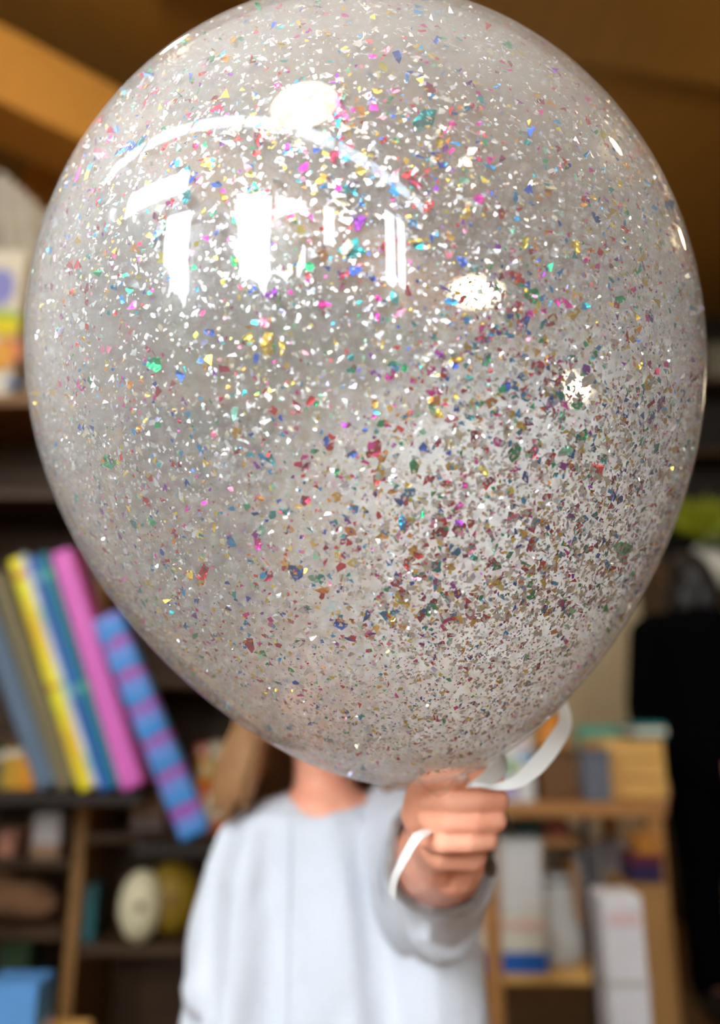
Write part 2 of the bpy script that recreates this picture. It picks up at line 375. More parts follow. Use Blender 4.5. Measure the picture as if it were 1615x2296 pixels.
NT = 86000; campos = np.array((0, 0, HC))
cc = rng.uniform(-.985, 1, 700000); pp = rng.uniform(0, 2 * math.pi, 700000); keep = rng.uniform(0, 6.2, 700000) < dens(cc, pp)
cc, pp = cc[keep][:NT], pp[keep][:NT]; nF = len(cc)
rad = np.clip(np.exp(rng.normal(math.log(.00122), .46, nF)), .0004, .0034)
bigs = rng.uniform(0, 1, nF) < .020; rad[bigs] = np.exp(rng.normal(math.log(.0029), .33, bigs.sum())); rad = np.clip(rad, .0004, .0074)
# fine glitter dust, mostly on the far side, laid thick and pale to whiten the haze
nD = 420000; dc_ = rng.uniform(-.97, .98, nD); dp_ = rng.uniform(0, 2 * math.pi, nD); n0 = nF
dsn = np.sqrt(1 - dc_ ** 2); dpt = np.stack([np.cos(dp_) * dsn, np.sin(dp_) * dsn, dc_], 1); dctr = np.array((.5, .76, -.42)); dctr /= np.linalg.norm(dctr)
kd = rng.uniform(0, 1, nD) < np.where(np.sin(dp_) > -.1, .22, .045) * (.2 + .8 / (1 + np.exp((dc_ - .1) * 6))) + 1.6 * np.exp(-4.6 * (1 - dpt @ dctr)) * (np.sin(dp_) > -.2)
dc_, dp_ = dc_[kd], dp_[kd]; cc = np.concatenate([cc, dc_]); pp = np.concatenate([pp, dp_]); rad = np.concatenate([rad, np.clip(np.exp(rng.normal(math.log(.00112), .3, len(dc_))), .0005, .002)]); nF = len(cc)
# flakes shrink towards the very bottom, where only dust has settled
rad *= np.where(cc < -.75, .8, np.where(cc > -.15, 1.28, 1.08)); inset = np.zeros(nF); inset[n0:] = .0068   # the dust lies inside the added haze layer
W_dust = dict(white=62, silver=20, champagne=6, pink=3, lilac=3, mint=3, yellow=2, sky=1); pd_ = np.array([W_dust.get(k, 0) for k in names], float); pd_ /= pd_.sum()
cols = np.where(np.arange(nF) >= n0, rng.choice(len(names), nF, p=pd_), 0)
cols[:n0] = np.where(rad[:n0] > .0027, rng.choice(len(names), n0, p=pb), rng.choice(len(names), n0, p=ps))
def shape(kind_r):
    k = kind_r.integers(3, 7); a = np.sort(kind_r.uniform(0, 2 * math.pi, k))
    for _ in range(8):
        if np.max(np.diff(np.append(a, a[0] + 2 * math.pi))) < 2.6: break
        a = np.sort(kind_r.uniform(0, 2 * math.pi, k))
    r = kind_r.uniform(.6, 1.15, k); asp = kind_r.uniform(.55, 1.0)
    return np.stack([np.cos(a) * r, np.sin(a) * r * asp], -1)
shapes = [shape(rng) for _ in range(60)]
pn = vnorm(cc, pp); pos = vpt(cc, pp) - pn * (.0010 + inset + np.abs(rng.normal(0, .0007, nF)) + rad * .35)[:, None]
tl_ = rng.normal(0, 1, (nF, 3)) * np.where(rng.uniform(0, 1, nF) < .8, .15, .45)[:, None]
nn_ = pn + tl_; nn_ /= np.linalg.norm(nn_, axis=1, keepdims=True)
vw = campos - pos; dist = np.linalg.norm(vw, axis=1); fac = (vw * pn).sum(1) / dist
vis = np.where(fac > 0, rad * np.sqrt(np.clip(fac, 0, 1)) / dist, 0)
order = np.argsort(-vis); parts = set(int(x) for x in order[:300])
def frame(nn, a):
    t1 = nn.orthogonal().normalized(); t2 = nn.cross(t1)
    return t1 * math.cos(a) + t2 * math.sin(a), t2 * math.cos(a) - t1 * math.sin(a)
vs = []; fs = []; tint = []; nv = 0
rest = np.ones(nF, bool); rest[list(parts)] = False
hlp = np.where(np.abs(nn_[:, 2:3]) < .9, np.array([[0., 0, 1]]), np.array([[1., 0, 0]]))
ta = np.cross(nn_, hlp); ta /= np.linalg.norm(ta, axis=1, keepdims=True); tb_ = np.cross(nn_, ta); spin = rng.uniform(0, 6.283, nF)[:, None]
T1 = ta * np.cos(spin) + tb_ * np.sin(spin); T2 = tb_ * np.cos(spin) - ta * np.sin(spin); bend = rng.normal(0, .25, nF)
pal = np.array([PAL[k] for k in names]); jit = .85 + .3 * rng.uniform(0, 1, nF)
for q_ in range(60):
    ix = np.where(rest & (np.arange(nF) % 60 == q_))[0]; sh = shapes[q_]; m_ = len(sh)
    V = pos[ix][:, None, :] + (T1[ix][:, None, :] * sh[None, :, :1] + T2[ix][:, None, :] * sh[None, :, 1:]) * rad[ix][:, None, None] + nn_[ix][:, None, :] * (bend[ix][:, None] * sh[None, :, 0] ** 2 * rad[ix][:, None])[..., None]
    vs.append(V.reshape(-1, 3)); fs += (nv + np.arange(len(ix) * m_).reshape(-1, m_)).tolist(); nv += len(ix) * m_
    cl_ = np.clip(pal[cols[ix]] * jit[ix][:, None], 0, 1); tint.append(np.repeat(np.concatenate([cl_, np.where(ix < n0, 1.0, .1)[:, None]], 1), m_, axis=0))
vs = np.concatenate(vs); tint = np.concatenate(tint)
me = bpy.data.meshes.new('confetti'); me.from_pydata(vs.tolist(), [], fs)
at = me.color_attributes.new('tint', 'FLOAT_COLOR', 'CORNER'); at.data.foreach_set('color', np.array(tint, dtype=np.float32).ravel())
me.materials.append(foil_many)
co = bpy.data.objects.new('confetti', me); COL.objects.link(co); co.parent = balloon; co.matrix_parent_inverse = Matrix.Translation(-NECK); co['kind'] = 'stuff'
# the three hundred largest flakes in view, one object each; crumpled foil with its own thickness, a few shared outlines
fl_mesh = []
for s_ in range(18):
    r_ = np.random.default_rng(100 + s_); k = int(r_.integers(5, 8)); a = np.sort(np.linspace(0, 6.283, k, endpoint=False) + r_.uniform(-.4, .4, k)); rd = r_.uniform(.55, 1.2, k); asp = r_.uniform(.45, 1)
    top_ = [Vector((math.cos(x) * q, math.sin(x) * q * asp, 0)) for x, q in zip(a, rd)]
    for v in top_: v.z = .14 * math.sin(v.x * 2.2 + s_) + float(r_.normal(0, .06))
    n_ = len(top_); cz = float(r_.normal(0, .12)); ct = Vector((0, 0, cz)); cb = Vector((0, 0, cz - .05))
    vv = top_ + [v - Vector((0, 0, .05)) for v in top_] + [ct, cb]
    ff = [(j, (j + 1) % n_, 2 * n_) for j in range(n_)] + [((j + 1) % n_ + n_, j + n_, 2 * n_ + 1) for j in range(n_)] + [(j, j + n_, (j + 1) % n_ + n_, (j + 1) % n_) for j in range(n_)]
    mm = bpy.data.meshes.new('confetti_flake'); mm.from_pydata(vv, [], ff); mm.update(); mm.materials.append(foil_one); fl_mesh.append(mm)
for q_, k in enumerate(sorted(parts)):
    p, nn = Vector(pos[k]), Vector(nn_[k]); o = bpy.data.objects.new('confetti_flake', fl_mesh[q_ % 18]); COL.objects.link(o)
    t1, t2 = frame(nn, float(rng.uniform(0, 6.283))); r = float(rad[k]) * 1.08
    M = Matrix((t1, t2, nn)).transposed().to_4x4(); M.translation = p; o.matrix_world = M @ Matrix.Scale(r, 4)
    o.parent = balloon; o.matrix_parent_inverse = Matrix.Translation(-NECK)
    o.color = PAL[names[cols[k]]] + (1,)

# ------------------------------------------------------------------ ribbon of the balloon
rib = mat('ribbon_satin', lin(246, 244, 240), .35, scale=60, var=.03, bump=.05)
def spline(pts, n=8):
    pts = [Vector(p) for p in pts]; out_ = []
    for i in range(len(pts) - 1):
        p0, p1, p2, p3 = pts[max(i - 1, 0)], pts[i], pts[i + 1], pts[min(i + 2, len(pts) - 1)]
        for k in range(n):
            s = k / n; out_.append(.5 * ((2 * p1) + (p2 - p0) * s + (2 * p0 - 5 * p1 + 4 * p2 - p3) * s * s + (3 * p1 - p0 - 3 * p2 + p3) * s ** 3))
    out_.append(pts[-1]); return out_
def strip(mb, pts, wid, face):
    sp = spline(pts); rings = []
    for i, p in enumerate(sp):
        tg = (sp[min(i + 1, len(sp) - 1)] - sp[max(i - 1, 0)]).normalized()
        fc = Vector(face(i / (len(sp) - 1))).normalized(); sd = tg.cross(fc).normalized(); up = sd.cross(tg)
        w_ = wid(i / (len(sp) - 1)) / 2
        rings.append([p + sd * w_ + up * .0004, p - sd * w_ + up * .0004, p - sd * w_ - up * .0004, p + sd * w_ - up * .0004])
    return mb.loft(rings)
rb = MB()
strip(rb, [P(1035, 1762, .553), P(1075, 1760, .547), P(1112, 1764, .55), P(1160, 1752, .55), P(1206, 1714, .555), P(1246, 1663, .565), P(1268, 1618, .59), P(1250, 1575, .62), P(1180, 1560, .65), P(1110, 1600, .64), P(1060, 1690, .60), P(1030, 1745, .56)],
      lambda s: .0032 + .0085 * min(1, max(0, (s - .15) * 5)) * (1 if s < .8 else .7), lambda s: (-.3 + s * .6, -1, .45 - s))
strip(rb, [P(1050, 1762, .549), P(1082, 1748, .55), P(1108, 1733, .553), P(1128, 1715, .56), P(1130, 1690, .575), P(1105, 1680, .59)], lambda s: .0028 + .011 * math.sin(math.pi * min(1, s * 1.05)) ** 2, lambda s: (.4, -1, -.2))
strip(rb, [P(985, 1858, .575), P(955, 1866, .555), P(934, 1880, .548), P(912, 1915, .552), P(896, 1945, .56), P(884, 1975, .575), P(880, 2010, .59)], lambda s: .0066, lambda s: (-.5, -1, .3))
rb.build('ribbon', rib, balloon, smooth=True, auto=.6)

# ------------------------------------------------------------------ the child holding the balloon
skin = mat('skin', lin(250, 188, 156), .5, scale=40, var=.06, bump=.05, c2=lin(242, 154, 124), sss=.12)
knit = mat('white_knit', lin(219, 222, 229), .9, scale=260, var=.06, bump=.5)
hair_m = mat('brown_hair', lin(186, 136, 90), .45, scale=40, stretch=(6, 6, .6), var=.3, bump=.3)
child = empty('person', (-.045, 1.03, 0), 'child in a loose white knit tunic holding the confetti balloon in front of the face', 'person')
HX, HY = -.05, 1.035
b = MB()
b.ball((HX, HY + .008, 1.125), (.073, .088, .085), 18, 12); b.ball((HX, HY - .018, 1.075), (.055, .060, .066), 16, 10)   # skull, jaw
b.ball((HX, HY - .082, 1.088), (.009, .014, .011)); b.ball((HX, HY - .078, 1.1), (.006, .01, .016))                    # nose
b.ball((HX, HY - .064, 1.056), (.018, .013, .005)); b.ball((HX, HY - .062, 1.048), (.015, .014, .006)); b.ball((HX, HY - .050, 1.06), (.026, .020, .022)); b.ball((HX, HY - .058, 1.115), (.05, .018, .03))                  # lips
b.ball((HX, HY - .052, 1.025), (.018, .018, .015))                                                                   # chin
for s in (-1, 1):
    b.ball((HX + s * .030, HY - .046, 1.072), (.024, .019, .024)); b.ball((HX + s * .073, HY + .012, 1.085), (.009, .018, .026))
b.chain([(HX, HY + .012, 1.06), (HX + .002, HY + .018, .985), (-.045, HY + .015, .94)], [.042, .040, .046])
b.chain([(-.105, 1.045, .915), (.02, 1.045, .915)], [.042, .042])
b.chain([(-.043, 1.045, .90), (-.042, 1.05, .80), (-.04, 1.05, .68), (-.04, 1.05, .58)], [.085, .082, .078, .088])
# the arm at the side, forearm folded behind
b.chain([(-.115, 1.045, .915), (-.165, 1.05, .76), (-.10, 1.15, .67), (-.06, 1.165, .64)], [.034, .028, .024, .018])
b.chain([(-.06, 1.165, .64), (-.03, 1.172, .625)], [.017, .014])
for k in range(4): b.chain([(-.04, 1.17 , .645 - k * .011), (.0, 1.18, .632 - k * .011), (.02, 1.17, .622 - k * .011)], [.0065, .006, .005], 8)
b.chain([(-.05, 1.165, .65), (-.03, 1.155, .665), (-.012, 1.155, .665)], [.008, .007, .005], 8)
# the arm reaching forward
G = Vector((.0690, .580, 0)); KH = 1.08
WR = Vector((.0715, .642, .956))
b.chain([(.045, 1.04, .918), (.072, .84, .915), (.070, .76, .936)], [.036, .033, .0345])
bb, b = b, MB()
b.chain([(.070, .80, .928), (.070, .745, .938), tuple(WR + Vector((-.001, .034, -.006))), tuple(WR)], [.035, .039, .033, .027])
zf = [1.0215, 1.0079, .9945, .9815]; fr_ = [.0077, .0079, .0078, .0070]; ln = [.95, 1.04, 1.0, .86]
for k in range(4):
    z = zf[k]; q = ln[k]; r = fr_[k]; dx = (-.0, 0, -.002, -.007)[k]
    mcp = G + Vector((.0225 + dx * .5, .028, z - .001)); pip = G + Vector((.0265 * q + dx * .5, -.014, z + .0005))
    dip = G + Vector((-.0065 * q + dx, -.0232, z)); tip = G + Vector((-.021 * q + dx * .6, -.0086, z - .001))
    b.chain([mcp, mcp.lerp(pip, .6) + Vector((.004, 0, 0)), pip, pip.lerp(dip, .5) + Vector((.001, -.0035, 0)), dip, tip], [r * 1.12, r * 1.02, r * 1.06, r, r * .98, r * .86], 12)
    b.capsule(mcp, WR + Vector((.004 - k * .003, -.008, .013 - k * .0075)), r * 1.15, .013)
    b.capsule(G + Vector((.013, .032, z - .004)), WR + Vector((-.006, -.004, 0)), .011, .016)
# heel of the hand and thumb
b.chain([tuple(WR + Vector((-.010, -.010, .002))), tuple(G + Vector((-.0155, .024, .980))), tuple(G + Vector((-.0255, .011, .996))), tuple(G + Vector((-.0265, -.002, 1.010)))], [.020, .0185, .0142, .0105])
b.chain([tuple(G + Vector((-.0265, -.002, 1.010))), tuple(G + Vector((-.018, -.017, 1.0225))), tuple(G + Vector((.000, -.0255, 1.0235)))], [.0100, .0086, .0073])
b.chain([tuple(G + Vector((.010, .006, .9705))), tuple(G + Vector((-.012, .004, .972)))], [.0125, .0135])
hand_me = remesh(b, .0017, 3, .45); b = bb
# legs
for s in (-1, 1):
    x = -.04 + s * .05
    b.chain([(x, 1.05, .56), (x + s * .004, 1.04, .31), (x + s * .004, 1.06, .07), (x + s * .006, 1.0, .03)], [.062, .042, .028, .026])
bm = bmesh.new(); bm.from_mesh(remesh(b, .004, 3, .45)); bm.from_mesh(hand_me)
for f in bm.faces: f.smooth = True
bme = bpy.data.meshes.new('body'); bm.to_mesh(bme); bm.free(); body = obj('body', bme, skin, child)
nail = mat('nail', lin(246, 205, 190), .3, var=.02)
MB().ball(G + Vector((.0005, -.0318, 1.0250)), (.0048, .0018, .0034), 10, 6).build('thumbnail', nail, body, smooth=True)
eye_w, eye_b = flat('eye_white', 240, 238, 235, .2), flat('eye_iris', 70, 45, 25, .15)
for s in (-1, 1):
    e = MB().ball((HX + s * .028, HY - .0695, 1.112), (.0125, .0095, .0080), 12, 8).build('eye', eye_w, body, smooth=True)
    MB().ball((HX + s * .028, HY - .0765, 1.112), (.0055, .0034, .0055), 10, 6).build('iris', eye_b, body, smooth=True)
    MB().tube([(HX + s * .014, HY - .078, 1.130), (HX + s * .028, HY - .079, 1.134), (HX + s * .043, HY - .068, 1.130)], [.002, .0026, .0015], 6).build('eyebrow', hair_m, body, smooth=True)
# tunic
tm = MB(); rings = []
TR = [(.968, -.045, .055, .052, 0), (.962, -.045, .080, .062, .1), (.950, -.045, .108, .074, .3), (.925, -.044, .130, .086, .6), (.88, -.043, .142, .096, 1), (.80, -.041, .152, .104, 1.2), (.72, -.038, .166, .112, 1.5), (.62, -.037, .178, .122, 1.8), (.50, -.037, .19, .132, 2.2), (.44, -.037, .196, .136, 2.4)]
TRI = []
for i in range(len(TR) - 1):
    for k in range(4): TRI.append(tuple(a + (c - a) * k / 4 for a, c in zip(TR[i], TR[i + 1])))
TRI.append(TR[-1])
for z, cx, ax, ay, f in TRI:
    rg = []
    for j in range(96):
        a = 2 * math.pi * j / 96; fo = f * (.006 * math.sin(9 * a + 4 * z) + .005 * math.sin(5 * a + 2.2 + 7 * z) + .003 * math.sin(17 * a + 9 * z))
        ca, sa = math.cos(a), math.sin(a); sg = lambda v: math.copysign(abs(v) ** .85, v)
        zz = z + (.010 * sa if z > .955 else 0) + .006 * (abs(ca)) * (1 if z > .94 else 0) * -1
        rg.append(Vector((cx + (ax + fo) * sg(ca), 1.04 + (ay + fo) * sg(sa), zz)))
    rings.append(rg)
tm.loft(rings)
for fsl in ([(-.125, 1.035, .915), (-.150, 1.03, .87), (-.170, 1.03, .81), (-.176, 1.04, .765), (-.12, 1.14, .69)],): tm.chain(fsl, [.042, .041, .036, .034, .032], 16)
tm.chain([(.03, 1.03, .915), (.072, .93, .908)], [.052, .056], 16)
tm.chain([(.075, .95, .875), (.083, .965, .80), (.086, .98, .70), (.088, .99, .48)], [.050, .056, .058, .062], 16)
tm.chain([(-.150, 1.0, .80), (-.172, 1.0, .755)], [.034, .036], 16)
tu = remesh(tm, .0045, 5, .5)
nrm = [v.normal.copy() for v in tu.vertices]
for v, vn in zip(tu.vertices, nrm):   # soft creases
    p = v.co.copy(); n = noise.noise(Vector((p.x * 16, p.y * 12, p.z * 5))) * .014 + noise.noise(Vector((p.x * 45, p.y * 30, p.z * 22))) * .0018
    v.co = p + vn * n
tunic = obj('tunic', tu, knit, child)
# placket seam down the front
from mathutils.bvhtree import BVHTree
bv = BVHTree.FromPolygons([v.co for v in tu.vertices], [p.vertices[:] for p in tu.polygons]); sp_ = []
for z in np.linspace(.94, .62, 30):
    hit = bv.ray_cast(Vector((-.082 + .02 * (.955 - z), .5, z)), Vector((0, 1, 0)))
    if hit[0]: sp_.append(hit[0])
sm = MB(); sm.tube(sp_, .0016, 6)
sm.build('placket_seam', flat('seam', 198, 202, 210), tunic, smooth=True)
# wide sleeve of the reaching arm, open at the cuff
SL = [(.045, 1.03, .905, .060, .075), (.066, .95, .895, .062, .080), (.080, .87, .905, .060, .070), (.081, .83, .920, .054, .058), (.076, .785, .932, .049, .050), (.0715, .748, .940, .0445, .0465)]
def sl_ring(c, rx, rz, i, s=1.0):
    return [Vector((c[0] + rx * s * math.cos(a) * (1 + .05 * math.sin(5 * a + i * 1.7)), c[1] + .012 * math.sin(a * 3 + i), c[2] + rz * s * math.sin(a) * (1 + .05 * math.sin(4 * a + i * 2.1)) - (.018 * max(0, -math.sin(a)) ** 2 if i < 14 else 0))) for a in [2 * math.pi * j / 40 for j in range(40)]]
SI = []
for i in range(len(SL) - 1):
    for k in range(4): SI.append(tuple(a + (c - a) * k / 4 for a, c in zip(SL[i], SL[i + 1])))
SI.append(SL[-1])
rg = [sl_ring(q[:3], q[3], q[4], i) for i, q in enumerate(SI)] + [sl_ring(q[:3], q[3], q[4], i, .93) for i, q in list(enumerate(SI))[::-1][:12]]
sleeve = MB().loft(rg, cap=False).build('sleeve', knit, child, smooth=True)
cuff_m = mat('grey_lace', lin(112, 100, 96), .9, scale=220, var=.5, bump=.8, c2=lin(190, 184, 182))
q = SI[-1]; cr_ = sl_ring(q[:3], q[3], q[4], len(SI) - 1); cr_.append(cr_[0])
MB().tube(cr_, .0046, 7, cap=False).build('cuff_trim', cuff_m, sleeve, smooth=True)
cord_m = mat('brown_cord', lin(96, 76, 62), .9, scale=120)
cb_ = MB(); cb_.tube(spline([P(1078, 1925, .75), P(1095, 1860, .745), P(1110, 1824, .74), P(1132, 1828, .74), P(1136, 1848, .74), P(1114, 1862, .74), P(1106, 1890, .74), P(1100, 1935, .74)], 6), .0022, 6); cb_.ball(P(1103, 1945, .74), (.005, .005, .008))
cb_.build('cord', cord_m, sleeve, smooth=True)
# hair: locks over the skull falling to the shoulders
hb = MB(); hr = random.Random(5)
for k in range(120):
    az = math.radians(hr.uniform(-128, 128)); ca, sa = math.sin(az), math.cos(az)      # az 0 = back of the head
    fx, fy = ca, sa; r1 = .078 + hr.uniform(0, .012); out_ = .100 + hr.uniform(-.012, .022); zb = .945 + hr.uniform(-.01, .035)
    if abs(az) > math.radians(75): out_ += .008
    o_ = Vector((HX, HY + .008, 0))
    pts = [o_ + Vector((fx * .012, fy * .012, 1.217)), o_ + Vector((fx * .05, fy * .052, 1.197)), o_ + Vector((fx * r1, fy * (r1 + .012), 1.14)), o_ + Vector((fx * (r1 + .012), fy * (r1 + .012), 1.06)), o_ + Vector((fx * out_, fy * .095, 1.0)), o_ + Vector((fx * (out_ + .008), fy * .10, zb))]
    rr_ = .011 + hr.uniform(0, .006); hb.tube(spline(pts, 4), [rr_ * (.7 + .5 * math.sin(math.pi * min(1, i / 18))) if i < 19 else rr_ * .35 for i in range(21)], 7)
for k in range(16):  # fringe
    x = -.06 + k * .008; hb.tube(spline([Vector((HX + x * .3, HY - .01, 1.215)), Vector((HX + x * .9, HY - .062, 1.19)), Vector((HX + x * 1.15, HY - .082, 1.148))], 4), [.011, .011, .011, .01, .01, .009, .008, .006, .003], 7)
hb.build('hair', hair_m, child, smooth=True)
leg_m = mat('grey_leggings', lin(120, 124, 134), .9, scale=150); shoe_m = flat('shoe', 200, 196, 190)
lg = MB()
for s in (-1, 1):
    x = -.04 + s * .05; lg.chain([(x, 1.05, .56), (x + s * .004, 1.04, .31), (x + s * .004, 1.06, .09)], [.066, .046, .033])
obj('leggings', remesh(lg, .006, 2), leg_m, child)
for s in (-1, 1):
    x = -.04 + s * .056; sh = MB(); sh.chain([(x, 1.075, .04), (x, 1.02, .035), (x + s * .004, .955, .028)], [.034, .033, .027]); sh.box((x, 1.02, .008), (.066, .18, .016), None, .006)
    obj('shoe', remesh(sh, .004, 2), shoe_m, child)

# ------------------------------------------------------------------ the customer in black
pc = P(1562, 1400, 3.1).x; PY = 3.1
adult = empty('person', (pc, PY, 0), 'adult in a long black coat standing in the shop beside the wooden table', 'person')
def q3(x, y, z): return (pc + x, PY + y, z)
a_ = MB(); a_.ball(q3(0, 0, 1.58), (.075, .095, .11)); a_.ball(q3(0.03, -.01, 1.53), (.055, .07, .07)); a_.ball(q3(.085, -.01, 1.56), (.016, .012, .02)); a_.ball(q3(.06, -.01, 1.50), (.03, .03, .03))
for s in (-1, 1): a_.ball(q3(-.0, s * .078, 1.56), (.018, .012, .03))
a_.chain([q3(0, .005, 1.52), q3(-.01, .01, 1.40)], [.055, .06]); a_.chain([q3(-.16, 0, 1.36), q3(.16, 0, 1.36)], [.06, .06]); a_.chain([q3(0, 0, 1.3), q3(0, 0, 1.0)], [.12, .12])
a_.chain([q3(.17, 0, 1.36), q3(.20, -.05, 1.06), q3(.04, -.25, .88)], [.045, .038, .028])
a_.chain([q3(.04, -.25, .88), q3(.0, -.27, .875)], [.032, .034])
for k in range(4): a_.chain([q3(-.01, -.28, .90 - k * .018), q3(-.05, -.285, .893 - k * .018), q3(-.065, -.265, .885 - k * .018)], [.011, .0105, .009], 8)
a_.chain([q3(.02, -.27, .90), q3(.0, -.285, .925), q3(-.02, -.285, .93)], [.014, .012, .010], 8)
a_.chain([q3(-.19, 0, 1.36), q3(-.22, .03, 1.08), q3(-.21, .0, .84), q3(-.21, -.01, .76)], [.045, .038, .03, .032])
for k in range(4): a_.chain([q3(-.21, -.035 + k * .02, .76), q3(-.215, -.04 + k * .021, .69)], [.011, .009], 8)
for s in (-1, 1): a_.chain([q3(s * .08, 0, .9), q3(s * .085, -.01, .5), q3(s * .085, .02, .08), q3(s * .09, -.12, .04)], [.085, .058, .042, .038])
ab = obj('body', remesh(a_, .006, 3), skin, adult)
for s in (-1, 1):
    MB().ball(q3(.066, s * .032 - .01, 1.585), (.011, .013, .009), 10, 7).build('eye', eye_w, ab, smooth=True)
ct = MB(); ct.chain([q3(-.17, .0, 1.37), q3(.17, 0, 1.37)], [.085, .085], 16); ct.chain([q3(0, 0, 1.33), q3(0, .01, 1.1), q3(0, .01, .88)], [.175, .19, .2], 20); ct.ball(q3(0, 0, 1.44), (.10, .09, .06))
ct.chain([q3(.19, 0, 1.36), q3(.215, -.05, 1.06), q3(.09, -.215, .90)], [.075, .066, .05], 14); ct.chain([q3(-.20, 0, 1.36), q3(-.235, .03, 1.08), q3(-.225, .0, .85)], [.078, .068, .056], 14)
obj('coat', remesh(ct, .008, 5), black_cloth, adult)
tr_ = MB()
for s in (-1, 1): tr_.chain([q3(s * .085, .0, .85), q3(s * .09, -.01, .5), q3(s * .09, .02, .1)], [.115, .085, .07], 14)
obj('trousers', remesh(tr_, .008, 4), black_cloth, adult)
for s in (-1, 1):
    sh = MB(); sh.chain([q3(s * .09, .04, .055), q3(s * .09, -.06, .05), q3(s * .095, -.15, .04)], [.05, .05, .04]); obj('shoe', remesh(sh, .006, 3), flat('black_leather', 24, 22, 22, .4), adult)
ah = MB(); ah.ball(q3(-.012, 0, 1.605), (.09, .102, .105), 18, 12); ah.ball(q3(-.045, 0, 1.5), (.075, .095, .12), 16, 10); ah.ball(q3(-.005, -.035, 1.57), (.085, .085, .12), 16, 10); ah.ball(q3(.02, -.07, 1.52), (.06, .05, .11), 16, 10)
obj('hair', remesh(ah, .007, 3), mat('black_hair', lin(30, 24, 20), .5, scale=60), adult)

# ------------------------------------------------------------------ pendant lamps
warm = emat('bulb_glow', (1.0, .74, .40, 1), LAMP * 4); soft = emat('globe_glow', (1.0, .84, .62, 1), 21); soft2 = emat('reflection_glow', (1.0, .8, .52, 1), 22)
def lamp(label, p, r=.045, m=None, sx=1.0):
    p = Vector(p); e = empty('pendant_lamp', p, label, 'lamp', 'pendant lamps under the ceiling')
    MB().ball(p, (r * sx, r, r * (1.15 if m is None else 1.0)), 20, 12).build('bulb' if m is None else 'glass_globe', m or warm, e, smooth=True)
    MB().lathe([(r * .45, r * .95), (r * .5, r * 1.2), (r * .5, r * 2.1), (r * .2, r * 2.4)], p, 16).build('socket', black_metal, e, smooth=True, auto=.6)
    MB().tube([p + Vector((0, 0, r * 2.3)), Vector((p.x, p.y, ZC))], .004, 6).build('cord', black_metal, e)
lamp('warm bulb above the camera, reflected brightest near the top of the balloon', (-.42, -.66, 2.80), .25, soft)
lamp('warm bulb reflected as a tiny spot high on the right of the balloon', (1.55, .75, 2.9))
lamp('warm bulb reflected as a round orange spot right of the window strip', (1.09, -1.34, 2.9))
lamp('warm bulb reflected as a thin sliver on the balloon\'s right rim', (2.01, 1.94, 2.9))
lamp('warm bulb reflected as a bright arc on the balloon\'s upper left rim', (-.65, 1.31, 2.9))
lamp('added lamp behind the balloon for a warm reflection right of its middle, higher of two', P(1068, 655, 3.0), .05, soft2, 2.1)  # added behind the balloon in place of a lamp's reflection in it
lamp('added lamp behind the balloon for a warm reflection near its right side, lower of two', P(1285, 872, 3.3), .06, soft2, 1.2)  # likewise added, stands in for the lower warm reflection

# ------------------------------------------------------------------ shop fittings and goods
def bx(px0, px1, pt, zb, Y, dep):
    a = P(px0, pt, Y); b_ = P(px1, pt, Y); return Vector(((a.x + b_.x) / 2, Y + dep / 2, (a.z + zb) / 2)), (b_.x - a.x, dep, a.z - zb)
def carton(name, label, cat, px0, px1, pt, zb, Y, dep, m, lid=None, band=None, group=None, rz=0.0):
    c, d = bx(px0, px1, pt, zb, Y, dep); e = empty(name, (c.x, c.y, zb), label, cat, group)
    M = Matrix.Rotation(rz, 4, 'Z'); bv = min(d) * .05
    MB().box(c, d, M, bv).build('body', m, e)
    if lid: MB().box(c + Vector((0, 0, d[2] / 2 - .01)), (d[0] + .006, d[1] + .006, min(.03, d[2] * .25)), M, .002).build('lid', lid, e)
    if band:
        for (f0, f1, bm_) in band: MB().box(c + Vector((0, 0, d[2] * ((f0 + f1) / 2 - .5))), (d[0] + .004, d[1] + .004, d[2] * (f1 - f0)), M).build('printed_band', bm_, e)
    return e
# bookcase on the left
BX0, BX1, BXM, BY0, BY1 = -1.40, -.30, P(176, 1900, 2.1).x, 2.1, 2.44
bc = empty('bookcase', ((BX0 + BX1) / 2, 2.27, 0), 'tall dark wooden bookcase full of shop goods behind the child', 'bookcase')
for x in (BX0 + .012, BX1 - .012): MB().box((x, 2.27, .98), (.024, .34, 1.96), None, .002).build('side_panel', dark_wood, bc)
MB().box((BXM, 2.27, .965), (.03, .33, 1.93), None, .002).build('divider', shelf_wood, bc)
MB().box(((BX0 + BX1) / 2, BY1 - .006, .98), (BX1 - BX0, .012, 1.96)).build('back_panel', dark_wood, bc)
MB().box(((BX0 + BX1) / 2, 2.265, 1.955), (BX1 - BX0 + .04, .37, .035), None, .003).build('top_board', shelf_wood, bc)
for z in (.06, .36, .535, .70, .86, 1.005, 1.40, 1.68): MB().box(((BX0 + BXM) / 2, 2.265, z - .011), (BXM - BX0 - .05, .33, .022), None, .002).build('shelf', dark_wood, bc)
for z in (.06, .50, .76, 1.15, 1.56): MB().box(((BXM + BX1) / 2, 2.265, z - .011), (BX1 - BXM - .05, .33, .022), None, .002).build('shelf', dark_wood, bc)
ZT = 1.9725
